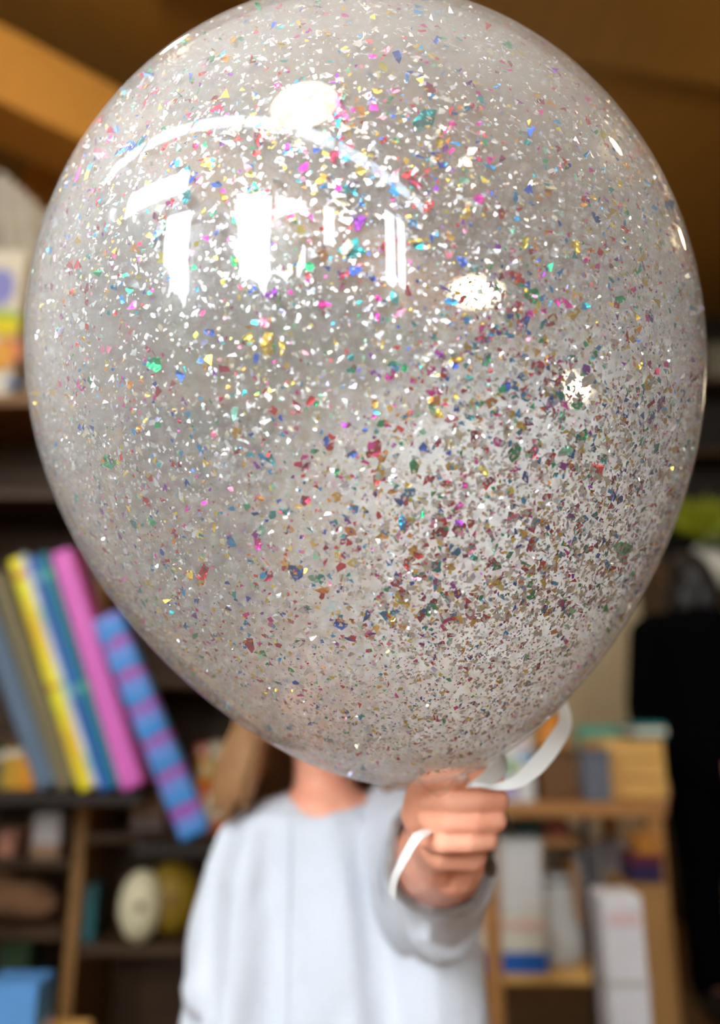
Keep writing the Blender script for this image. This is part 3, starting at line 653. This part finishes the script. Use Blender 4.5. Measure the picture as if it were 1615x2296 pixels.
# goods on top of the bookcase
c, d = bx(-70, 62, 560, ZT, 2.12, .03); e = empty('picture_book', (c.x, c.y, ZT), 'cream picture book with purple, yellow and orange shapes standing on the bookcase', 'book')
MB().box(c, d, None, .003).build('cover', cream_card, e)
yf = c.y - d[1] / 2 - .002
ND = [0]
def disc(px, py, rx, rz, m, nm='printed_shape'):
    ND[0] += 1
    p = P(px, py, 2.12); MB().prism([(rx * math.cos(t_), rz * math.sin(t_)) for t_ in np.linspace(0, 6.283, 20, endpoint=False)], Matrix.Translation((p.x, yf - .0009 * ND[0], p.z)), .003).build(nm, m, e)
disc(-2, 645, .05, .066, flat('lilac', 150, 150, 215)); disc(5, 715, .06, .028, flat('lime', 170, 200, 60)); disc(12, 735, .048, .03, flat('lemon', 245, 220, 20))
disc(18, 790, .045, .05, flat('salmon', 232, 140, 90)); disc(5, 800, .035, .05, flat('amber', 240, 170, 60)); disc(30, 862, .028, .010, flat('cobalt', 60, 110, 170))
e = empty('paper_ornament', P(30, 600, 2.25), 'crumpled grey-white paper ornament on top of the bookcase', 'ornament')
pm = MB(); hr = random.Random(9)
for k in range(9):
    x0 = -40 + k * 15; tp = 395 + abs(k - 3) * 14
    a = P(x0, tp, 2.2 + .02 * (k % 2)); b_ = P(x0 + 26, 560 + k * 3, 2.2 + .03 * (k % 3)); c_ = Vector((b_.x + .005, 2.26, ZT))
    pm.tube([a, a.lerp(b_, .5) + Vector((.01, -.01, 0)), b_, c_], [.02, .034, .03, .022], 6)
pm.build('paper_folds', mat('grey_paper', lin(205, 196, 178), .85, scale=12, var=.2), e)
# small books and boxes in the left bay
for k, (x0, x1, pt, col) in enumerate([(-30, 12, 1668, (70, 92, 60)), (14, 50, 1655, (200, 150, 40)), (50, 84, 1648, (230, 150, 30)), (84, 110, 1672, (190, 50, 40)), (124, 160, 1665, (170, 150, 150))]):
    nm = ['dark green', 'mustard', 'orange', 'red', 'pale grey'][k]
    c, d = bx(x0, x1, pt, .86, 2.14, .16); e = empty('small_book', (c.x, c.y, .86), nm + ' small book standing on the bookcase shelf below the slim boxes', 'book', 'small books in the left bookcase')
    MB().box(c, d, None, .003).build('cover', flat('book_' + nm.replace(' ', '_'), *col), e)
    MB().box(c + Vector((0, -.002, d[2] * .22)), (d[0] * 1.01, d[1], d[2] * .12)).build('spine_label', cream_card, e)
carton('tan_box', 'tan cardboard box beside the small white box on the bookcase shelf', 'box', 108, 158, 1815, .70, 2.2, .15, flat('tan_card', 178, 130, 82), flat('tan_lid', 160, 115, 70))
carton('white_box', 'small white box on the bookcase shelf in front of the tan box', 'box', 76, 138, 1826, .70, 2.12, .07, flat('offwhite', 205, 195, 188), None, [(.0, .3, flat('tan_band', 170, 130, 95))])
carton('pink_box', 'dusky pink box at the left end of the white box\'s shelf', 'box', -30, 38, 1870, .70, 2.13, .12, flat('dusky_pink', 180, 120, 92), flat('dusky_lid', 165, 108, 84))
e = empty('soft_toy', P(40, 2080, 2.2), 'brown plush soft toy slumped on the second bookcase shelf', 'toy')
p = P(40, 2045, 2.2); st = MB(); st.ball((p.x, 2.22, .585), (.085, .07, .05)); st.ball((p.x + .05, 2.2, .572), (.06, .05, .037)); st.ball((p.x - .06, 2.2, .625), (.045, .045, .042)); st.ball((p.x - .09, 2.2, .665), .016); st.ball((p.x - .035, 2.2, .667), .016)
plush = mat('brown_plush', lin(150, 105, 72), .95, scale=150, var=.3, bump=.6); obj('plush_body', remesh(st, .006, 2), plush, e)
MB().ball((p.x - .06, 2.152, .62), (.014, .01, .011), 10, 7).build('muzzle', flat('muzzle', 60, 42, 32), e, smooth=True)
carton('green_tin', 'dark green tin with a yellow foot on the lowest visible bookcase shelf', 'tin', 0, 70, 2105, .36, 2.14, .1, flat('tin_green', 40, 60, 34), None, [(.0, .2, flat('tin_yellow', 150, 130, 40))])
# right bay
def ballthing(name, label, px, py, Y, r, m, zb, knobm):
    p = P(px, py, Y); c_ = Vector((p.x, Y, zb + r[2])); e = empty(name, (p.x, Y, zb), label, 'ball'); MB().ball(c_, r, 20, 14).build('shell', m, e, smooth=True)
    MB().ball(c_ + Vector((r[0] * .2, -r[1] * .97, r[2] * .1)), (.012, .006, .012), 10, 6).build('valve', knobm, e, smooth=True); return e
ballthing('cream_ball', 'cream ball on the bookcase shelf against a mustard ball', 315, 2040, 2.13, (.056, .05, .085), flat('cream', 226, 214, 176), .50, plush)
ballthing('mustard_ball', 'mustard yellow ball behind the cream ball on the bookcase shelf', 385, 2030, 2.2, (.078, .07, .088), flat('mustard', 160, 126, 30), .50, plush)
carton('teal_box', 'small dark teal box beside the bookcase divider', 'box', 186, 218, 1990, .50, 2.13, .06, flat('teal', 38, 88, 92), flat('teal_lid', 30, 70, 74))
carton('grey_box', 'greyish pink box half behind the blue patterned slim box', 'box', 296, 372, 1775, .76, 2.16, .12, flat('mauve_grey', 165, 145, 142), flat('mauve_lid', 150, 130, 128))
for k, (x0, x1, pt, pbm, col, nm) in enumerate([(440, 530, 1750, 1815, (214, 110, 36), 'orange'), (446, 474, 1700, 1750, (240, 180, 40), 'yellow'), (476, 506, 1705, 1750, (190, 200, 140), 'pale green'), (440, 466, 1670, 1700, (214, 84, 74), 'red'), (468, 500, 1664, 1704, (196, 188, 160), 'cream')]):
    zt = P(480, pt, 2.12).z; zb = .76 if k == 0 else P(480, pbm, 2.12).z
    c, d = bx(x0, x1, pt, zb, 2.12, .06)
    if k: c.z = zb + d[2] / 2
    e = empty('toy_block', (c.x, c.y, zb), nm + ' toy block in the little pile behind the child\'s shoulder', 'block', 'toy blocks piled in the bookcase')
    MB().box(c, d, None, .005).build('block_body', flat('block_' + nm.replace(' ', '_'), *col), e); MB().box(c + Vector((0, -d[1] / 2, 0)), (d[0] * .5, .004, d[2] * .5)).build('inlay', cream_card, e)
# stepped rack and the slim leaning boxes
rk = empty('display_rack', (-.62, 1.86, 0), 'dark stepped display rack carrying the colourful slim boxes', 'rack')
zA = P(230, 1780, 1.9).z; zB = P(430, 1895, 1.84).z
xa, xm, xb = P(-60, 1780, 1.9).x, P(322, 1780, 1.9).x, P(500, 1890, 1.84).x
bst = mat('black_stain', lin(38, 27, 18), .6, scale=8)
MB().box(((xa + xm) / 2, 1.95, zA - .012), (xm - xa, .13, .024), None, .003).build('upper_ledge', bst, rk)
MB().box(((xm + xb) / 2 + .001, 1.90, zB - .012), (xb - xm, .13, .024), None, .003).build('lower_ledge', bst, rk)
for x, y, z in ((xa + .02, 1.97, zA), (xb - .02, 1.92, zB)): MB().box((x, y, (z - .024) / 2), (.028, .028, z - .024), None, .002).build('leg', bst, rk)
def slim(label, tx, ty, bx_, by, wpx, Y, dep, mats, zrest):
    """a slim box leaning to one side: axis from top to bottom given, standing on its lower corner"""
    a = P(tx, ty, Y); b_ = P(bx_, by, Y); ax = (a - b_); ax.y = 0; ang = math.atan2(ax.x, ax.z); wid = wpx / FPX * Y * .985; Ln = ax.length
    M = Matrix.Rotation(ang, 4, 'Y'); e = empty('slim_box', ((a.x + b_.x) / 2, Y + dep / 2, (a.z + b_.z) / 2), label, 'box', 'slim boxes leaning on the rack')
    low = min((M @ Vector((s * wid / 2, 0, -Ln / 2))).z for s in (-1, 1)); c_ = Vector(((a.x + b_.x) / 2, Y + dep / 2, zrest - low + .001))
    tot = sum(f for f, _ in mats); x = -wid / 2
    for i, (f, m_) in enumerate(mats):
        w_ = wid * f / tot; me_ = MB().box((0, 0, 0), (w_, dep, Ln), None, min(.01, w_ * .2))
        o = me_.build('body' if i == 0 else 'spine_panel', m_, e); o.matrix_parent_inverse = Matrix(); 
        o.matrix_world = Matrix.Translation(-Vector(e.location)) @ Matrix.Translation(c_) @ M @ Matrix.Translation((x + w_ / 2, 0, 0)); x += w_
    return e
yel = ramp_mat('yellow_print', 2, .30, [(0, lin(240, 225, 20)), (.45, lin(232, 190, 10)), (.86, lin(236, 232, 30)), (.93, lin(190, 70, 30)), (.97, lin(240, 225, 20))])
whi = ramp_mat('white_print', 2, .19, [(0, lin(220, 226, 232)), (.5, lin(200, 200, 225)), (.8, lin(150, 200, 190)), (1, lin(225, 228, 232))])
blu = ramp_mat('blue_print', 2, .30, [(0, lin(20, 96, 170)), (.84, lin(10, 90, 160)), (.9, lin(120, 180, 190)), (.96, lin(20, 96, 170))])
tea = ramp_mat('teal_print', 2, .30, [(0, lin(10, 120, 130)), (.84, lin(0, 130, 130)), (.9, lin(60, 190, 120)), (.96, lin(10, 120, 130))])
pnk = ramp_mat('pink_print', 2, .035, [(0, lin(228, 110, 196)), (.5, lin(220, 98, 188)), (1, lin(228, 110, 196))])
pat = ramp_mat('blue_patterned', 2, .084, [(0, lin(30, 140, 215)), (.3, lin(100, 150, 225)), (.55, lin(125, 130, 215)), (.68, lin(160, 70, 180)), (.8, lin(190, 60, 150)), (.9, lin(30, 140, 215))], wob=.55)
ZS = 1.93
slim('slim yellow and white box leaning at the left of the bright row', 36, 1248, 199, 1770, 44, 1.90, .10, [(.7, yel), (.3, whi)], zA)
slim('slim blue and teal box leaning between the yellow and the pink box', 83, 1245, 246, 1770, 46, 1.90, .10, [(.62, blu), (.38, tea)], zA)
slim('slim bright pink box leaning beside the blue patterned one', 133, 1232, 296, 1768, 50, 1.90, .10, [(1, pnk)], zA)
slim('slim blue box with purple and pink print, lowest of the leaning row', 232, 1388, 437, 1888, 66, 1.84, .05, [(1, pat)], zB)
slim('slim dull khaki box leaning at the far left end of the row', -11, 1290, 151, 1775, 42, 1.90, .10, [(1, flat('khaki', 120, 108, 74))], zA)
slim('slim slate blue box leaning against the khaki one', -58, 1310, 104, 1775, 48, 1.90, .10, [(1, flat('slate', 92, 110, 130))], zA)
# low table in the near left corner
zt = P(100, 2282, 1.65).z; lt = empty('low_table', (-.62, 1.5, 0), 'pale wooden table edge in the near corner below the bookcase', 'table')
xr_ = P(212, 2288, 1.65).x
MB().box((xr_ - .35, 1.5, zt - .015), (.70, .3, .03), None, .008).build('table_top', pale_wood, lt)
for sx in (-1, 1):
    for sy in (-1, 1): MB().box((xr_ - .35 + sx * .31, 1.5 + sy * .12, (zt - .03) / 2), (.04, .04, zt - .03), None, .003).build('leg', pale_wood, lt)
carton('blue_box', 'bright blue box with a white print on the pale low table', 'box', -40, 86, 2208, zt, 1.53, .08, flat('bright_blue', 88, 150, 215), None, [(.0, .2, flat('pale_print', 215, 222, 232))])

# ---- right side: table with goods
TY = 2.55; ztt = P(1300, 1800, TY).z
tb = empty('display_table', (P(1300, 1800, TY).x, 2.85, 0), 'brown wooden display table with shelf, beside the person in black', 'table')
x0, x1 = P(1060, 1800, TY).x, P(1492, 1800, TY).x
MB().box(((x0 + x1) / 2, TY + .28, ztt - .022), (x1 - x0, .56, .044), None, .005).build('table_top', table_wood, tb)
zsh = P(1150, 2185, TY + .02).z
MB().box(((x0 + x1) / 2, TY + .28, zsh - .015), (x1 - x0 - .06, .5, .03), None, .004).build('lower_shelf', pale_wood, tb)
for x in (x0 + .05, x1 - .03):
    for y in (TY + .04, TY + .5): MB().box((x, y, (ztt - .044) / 2), (.05, .05, ztt - .044), None, .004).build('leg', table_wood, tb)
MB().tube([(P(1322, 1900, TY).x, TY + .03, ztt - .044), (P(1322, 1900, TY).x, TY + .03, 0)], .014, 10).build('metal_leg', black_metal, tb, smooth=True)
# gift bag with coloured blocks printed
c, d = bx(1086, 1192, 1652, ztt, TY + .03, .10); e = empty('gift_bag', (c.x, c.y, ztt), 'white gift bag printed with coloured rectangles on the table near the hand', 'bag')
mb = MB(); hx, hy = d[0] / 2, d[1] / 2
mb.loft([[Vector((c.x + sx * hx * s, c.y + sy * hy * s2, z)) for sx, sy in ((-1, -1), (1, -1), (1, 1), (-1, 1))] for z, s, s2 in ((ztt, 1, 1), (ztt + d[2] * .6, 1, .9), (ztt + d[2], .98, .55))]); mb.build('bag_body', white_card, e)
patches = [(1143, 1718, .024, .042, 0, flat('leaf_green', 60, 170, 60)), (1178, 1700, .026, .042, -.5, flat('light_blue', 96, 165, 215)), (1166, 1722, .018, .012, .3, flat('lemon2', 245, 220, 40)), (1110, 1742, .022, .016, .3, flat('lemon3', 245, 215, 60)), (1140, 1770, .055, .05, .1, flat('lavender', 178, 160, 205)), (1172, 1668, .03, .012, .2, flat('coral', 235, 120, 110))]
for px, py, w_, h_, rot, m_ in patches:
    p = P(px, py, TY + .03); f = (p.z - ztt) / d[2]; yy = c.y - hy * (1 - .1 * f / .6 if f < .6 else .9 - (f - .6) / .4 * .35) - .003
    M = Matrix.Rotation(rot, 4, 'Y'); MB().box((p.x, yy, p.z), (w_, .005, h_), M).build('printed_rectangle', m_, e)
hd = MB(); hd.tube(spline([(c.x - .03, c.y - .02, ztt + d[2]), (c.x - .02, c.y - .02, ztt + d[2] + .05), (c.x + .02, c.y - .02, ztt + d[2] + .05), (c.x + .03, c.y - .02, ztt + d[2])], 5), .003, 6); hd.build('handle', white_card, e)
def crate(label, px0, px1, pt, zb, Y, dep, m_):
    c, d = bx(px0, px1, pt, zb, Y, dep); e = empty('wooden_crate', (c.x, c.y, zb), label, 'crate'); n = 3
    for k in range(n):
        z = zb + d[2] * (k + .5) / n; h = d[2] / n - .008
        for s in (-1, 1): MB().box((c.x, c.y + s * (dep / 2 - .006), z), (d[0], .012, h), None, .002).build('slat', m_, e); MB().box((c.x + s * (d[0] / 2 - .006), c.y, z), (.012, dep - .026, h), None, .002).build('slat', m_, e)
    MB().box((c.x, c.y, zb + .006), (d[0] - .026, dep - .026, .012)).build('base', m_, e)
    for s in (-1, 1): MB().box((c.x + s * (d[0] / 2 - .02), c.y - dep / 2 - .004, zb + d[2] / 2), (.03, .008, d[2]), None, .001).build('corner_post', m_, e)
crate('pale wooden slatted crate on the table next to the black coat', 1352, 1486, 1658, ztt, TY + .10, .26, pale_wood)
carton('teal_book', 'teal book lying across the crate, nearest the black coat', 'book', 1424, 1492, 1622, P(1450, 1658, TY + .1).z + .001, TY + .14, .16, flat('teal_book', 20, 130, 130), None, [(.3, .7, cream_card)])
carton('green_book', 'sea green book standing behind the crate on the table', 'book', 1296, 1398, 1628, ztt, TY + .4, .04, flat('sea_green', 90, 165, 140), None, [(.3, .5, cream_card)])
carton('grey_blue_tin', 'grey-blue tin standing in front of the crate on the table', 'tin', 1306, 1366, 1684, ztt, TY + .03, .06, flat('grey_blue', 112, 116, 128, .4), flat('grey_blue_lid', 100, 104, 116, .4))
carton('brown_box', 'brown cardboard box between the gift bag and the grey-blue tin', 'box', 1208, 1290, 1682, ztt, TY + .08, .10, flat('brown_card', 120, 82, 46), flat('brown_lid', 104, 70, 38))
e = empty('amber_bottle', P(1240, 1700, TY + .32), 'amber orange bottle standing behind the brown box on the table', 'bottle'); p = P(1240, 1640, TY + .3); zz = P(1240, 1590, TY + .3).z
MB().lathe([(.05, ztt), (.055, ztt + .01), (.055, zz - .06), (.03, zz - .03), (.02, zz)], (p.x, TY + .32, 0), 20).build('bottle_body', flat('amber_glass', 225, 140, 30, .25), e, smooth=True, auto=.7)
MB().lathe([(.023, zz - .012), (.023, zz + .02)], (p.x, TY + .32, 0), 16).build('cap', flat('amber_cap', 60, 40, 30), e)
# goods under the table
zu = P(1230, 1884, TY + .1).z
MB().box((P(1230, 1884, TY).x, TY + .3, zu - .011), (P(1310, 0, TY).x - P(1120, 0, TY).x, .36, .022), None, .002).build('upper_shelf', table_wood, tb)
for s in (1122, 1308): MB().box((P(s, 1884, TY).x, TY + .3, zu / 2 + .08), (.018, .36, ztt - .044 - zu / 2 + .02 - .08 + .0), None).build('bracket', table_wood, tb)
carton('green_box', 'dark green box on the shelf right under the table top', 'box', 1156, 1216, 1838, zu, TY + .14, .12, flat('bottle_green', 24, 44, 34), None, [(.4, .6, flat('dk_label', 60, 80, 66))])
carton('red_box', 'brick red box on the shelf under the table top, beside the dark green one', 'box', 1222, 1276, 1838, zu, TY + .14, .12, flat('brick_red', 140, 58, 40), None, [(.4, .6, flat('red_label', 170, 90, 70))])
zc = zsh
carton('cream_blue_box', 'cream box with a broad blue band at its foot, under the table', 'box', 1062, 1222, 2052, zc, TY + .03, .2, flat('cream_box', 232, 226, 206), None, [(.0, .36, flat('royal_blue', 40, 100, 185)), (.76, .9, flat('blush', 236, 190, 176))])
zc2 = P(1140, 2052, TY + .03).z
carton('white_carton', 'big white carton standing on the cream and blue box', 'box', 1100, 1212, 1888, zc2 + .001, TY + .05, .16, white_card, flat('white_lid', 220, 218, 214))
e = empty('paper_sack', (P(1290, 2100, TY).x, TY + .16, zsh), 'crumpled pale grey paper sack under the table beside the cream box', 'sack')
pk = MB(); rgs = []; cx_ = P(1275, 2100, TY).x
for k, f in enumerate(np.linspace(0, 1, 14)):
    z = zsh + f * (P(1290, 1985, TY).z - zsh); r_ = (.085 + .012 * math.sin(7 * f)) * (1 - .45 * max(0, f - .7) / .3)
    rgs.append([Vector((cx_ + r_ * math.cos(a) * (1 + .08 * math.sin(5 * a + 3 * f)), TY + .16 + r_ * .8 * math.sin(a) * (1 + .08 * math.cos(4 * a + 5 * f)), z)) for a in np.linspace(0, 6.283, 24, endpoint=False)])
pk.loft(rgs).build('sack_body', mat('grey_sack', lin(214, 212, 206), .8, scale=14, var=.12, bump=.8), e, smooth=True); MB().tube([Vector((cx_ + .062 * math.cos(a), TY + .16 + .052 * math.sin(a), P(1290, 1998, TY).z)) for a in np.linspace(0, 6.283, 20)], .004, 6).build('sack_tie', cord_m, e)
carton('grey_carton', 'pale grey carton at the back of the table\'s lower shelf', 'box', 1240, 1400, 1895, zsh, TY + .33, .14, flat('pale_grey', 200, 196, 198), flat('pale_grey_lid', 188, 184, 186))
carton('purple_box', 'dark purple box stacked on the tan cabinet', 'box', 1412, 1484, 1918, P(1450, 1985, 2.35).z, 2.37, .1, flat('deep_purple', 44, 26, 66), flat('deep_red', 110, 30, 40))
carton('amber_box', 'amber yellow box on the dark purple box', 'box', 1428, 1476, 1872, P(1450, 1918, 2.37).z + .001, 2.38, .08, flat('amber_yellow', 190, 124, 44), flat('amber_lid', 170, 110, 40))
c, d = bx(1402, 1498, 1985, 0, 2.35, .19); e = empty('tan_cabinet', (c.x, c.y, 0), 'narrow tan wooden cabinet standing behind the white upright stand', 'cabinet')
MB().box(c, d, None, .005).build('cabinet_body', mat('tan_cab', lin(176, 130, 74), .6, scale=5, stretch=(6, 6, 1), var=.15), e); MB().box(c + Vector((0, -d[1] / 2 - .005, -.02)), (d[0] * .8, .012, d[2] * .9), None, .003).build('door', MATS['tan_cab'], e)
c, d = bx(1348, 1440, 2008, 0, 1.75, .09); e = empty('white_stand', (c.x, c.y, 0), 'tall narrow white stand with a pinkish top in front of the tan cabinet', 'stand')
MB().box(c, d, None, .006).build('stand_body', flat('stand_white', 234, 232, 234), e); MB().box(c + Vector((0, -.001, d[2] / 2 - .045)), (d[0] * .8, d[1] + .004, .03), None, .001).build('pink_label', flat('faint_pink', 232, 205, 205), e)
MB().box(c + Vector((0, -.001, d[2] / 2 - .165)), (d[0] + .003, d[1] + .003, .012)).build('seam_band', flat('seam_band', 205, 198, 190), e)

# ---- far back: wall shelves on the right
fs_ = empty('shelf_unit', (P(1560, 1300, 4.2).x, 4.35, 0), 'dark wall shelving at the back of the shop beyond the black coat', 'shelf')
xs0, xs1 = P(1478, 1300, 4.2).x, P(1900, 1300, 4.2).x
for z in (P(0, 1320, 4.2).z, P(0, 1010, 4.2).z, P(0, 850, 4.2).z): MB().box(((xs0 + xs1) / 2, 4.33, z - .015), (xs1 - xs0, .32, .03), None, .003).build('shelf_board', dark_wood, fs_)
MB().box(((xs0 + xs1) / 2, 4.475, (P(0, 560, 4.2).z + P(0, 1300, 4.2).z) / 2), (xs1 - xs0, .02, P(0, 560, 4.2).z - P(0, 1300, 4.2).z), None).build('back_panel', mat('near_black_wood', lin(34, 26, 18), .7, scale=6), fs_)
for x in (xs0, xs1): MB().box((x, 4.33, P(0, 560, 4.2).z / 2), (.03, .32, P(0, 560, 4.2).z), None, .002).build('upright', dark_wood, fs_)
z1 = P(0, 1320, 4.2).z; z2 = P(0, 1010, 4.2).z; z3 = P(0, 850, 4.2).z
p = P(1520, 1268, 4.25); e = empty('orange_ball', (p.x, 4.3, z1), 'small round orange ball on the back shelf above the dark hair', 'ball'); r_ = .085; MB().ball((p.x, 4.3, z1 + r_), r_, 18, 12).build('shell', flat('soft_orange', 240, 165, 95), e, smooth=True); MB().ball((p.x, 4.3 - r_ * .98, z1 + r_), (.012, .006, .012)).build('valve', plush, e)
p = P(1602, 1265, 4.25); e = empty('white_lantern', (p.x, 4.33, z1), 'round white paper lantern on the back shelf near the right edge', 'lantern'); lb = MB(); lb.lathe([(.06 + .075 * math.sin(math.pi * f) + .004 * math.sin(f * 60), z1 + f * .27) for f in np.linspace(0, 1, 24)], (p.x, 4.33, 0), 24); lb.build('paper_shade', flat('lantern_white', 236, 228, 212), e, smooth=True); MB().lathe([(.055, z1 + .268), (.055, z1 + .285)], (p.x, 4.33, 0), 20).build('rim', plush, e)
e = empty('green_plant', P(1575, 1320, 4.2), 'bushy yellow-green potted plant on the back shelf over the white lantern', 'plant'); p = P(1578, 1150, 4.25); zp = z2 - .0
gl_ = MB(); hr = random.Random(3)
zpb = P(0, 1225, 4.25).z
for k in range(110):
    a = hr.uniform(0, 6.283); l_ = hr.uniform(.10, .27); o_ = Vector((p.x - .03 + hr.uniform(-.04, .04), 4.18, zpb + .02)); tip = o_ + Vector((math.cos(a) * l_ * 1.2, math.sin(a) * l_ * .5 - .03, hr.uniform(.04, .27)))
    m_ = o_.lerp(tip, .55) + Vector((0, 0, .04)); sd = (tip - o_).cross(Vector((0, 1, .3))).normalized() * .022; gl_.add([o_, m_ + sd, tip, m_ - sd, m_ + Vector((0, -.006, 0))], [(0, 1, 4), (1, 2, 4), (2, 3, 4), (3, 0, 4)])
tag(gl_.build('foliage', mat('lime_leaf', lin(170, 176, 40), .5, scale=20, var=.25), e), kind='stuff')
MB().lathe([(.05, z1 + .30), (.06, zpb - .02), (.065, zpb + .03), (.05, zpb + .03)], (p.x, 4.18, 0), 20).build('pot', flat('pot_green', 90, 98, 50), e, smooth=True, auto=.7)
carton('grey_file_box', 'pale olive box on the dark upper shelf at the right edge', 'box', 1585, 1680, 770, z3, 4.22, .16, flat('olive_grey', 120, 112, 92), flat('olive_lid', 104, 98, 80))
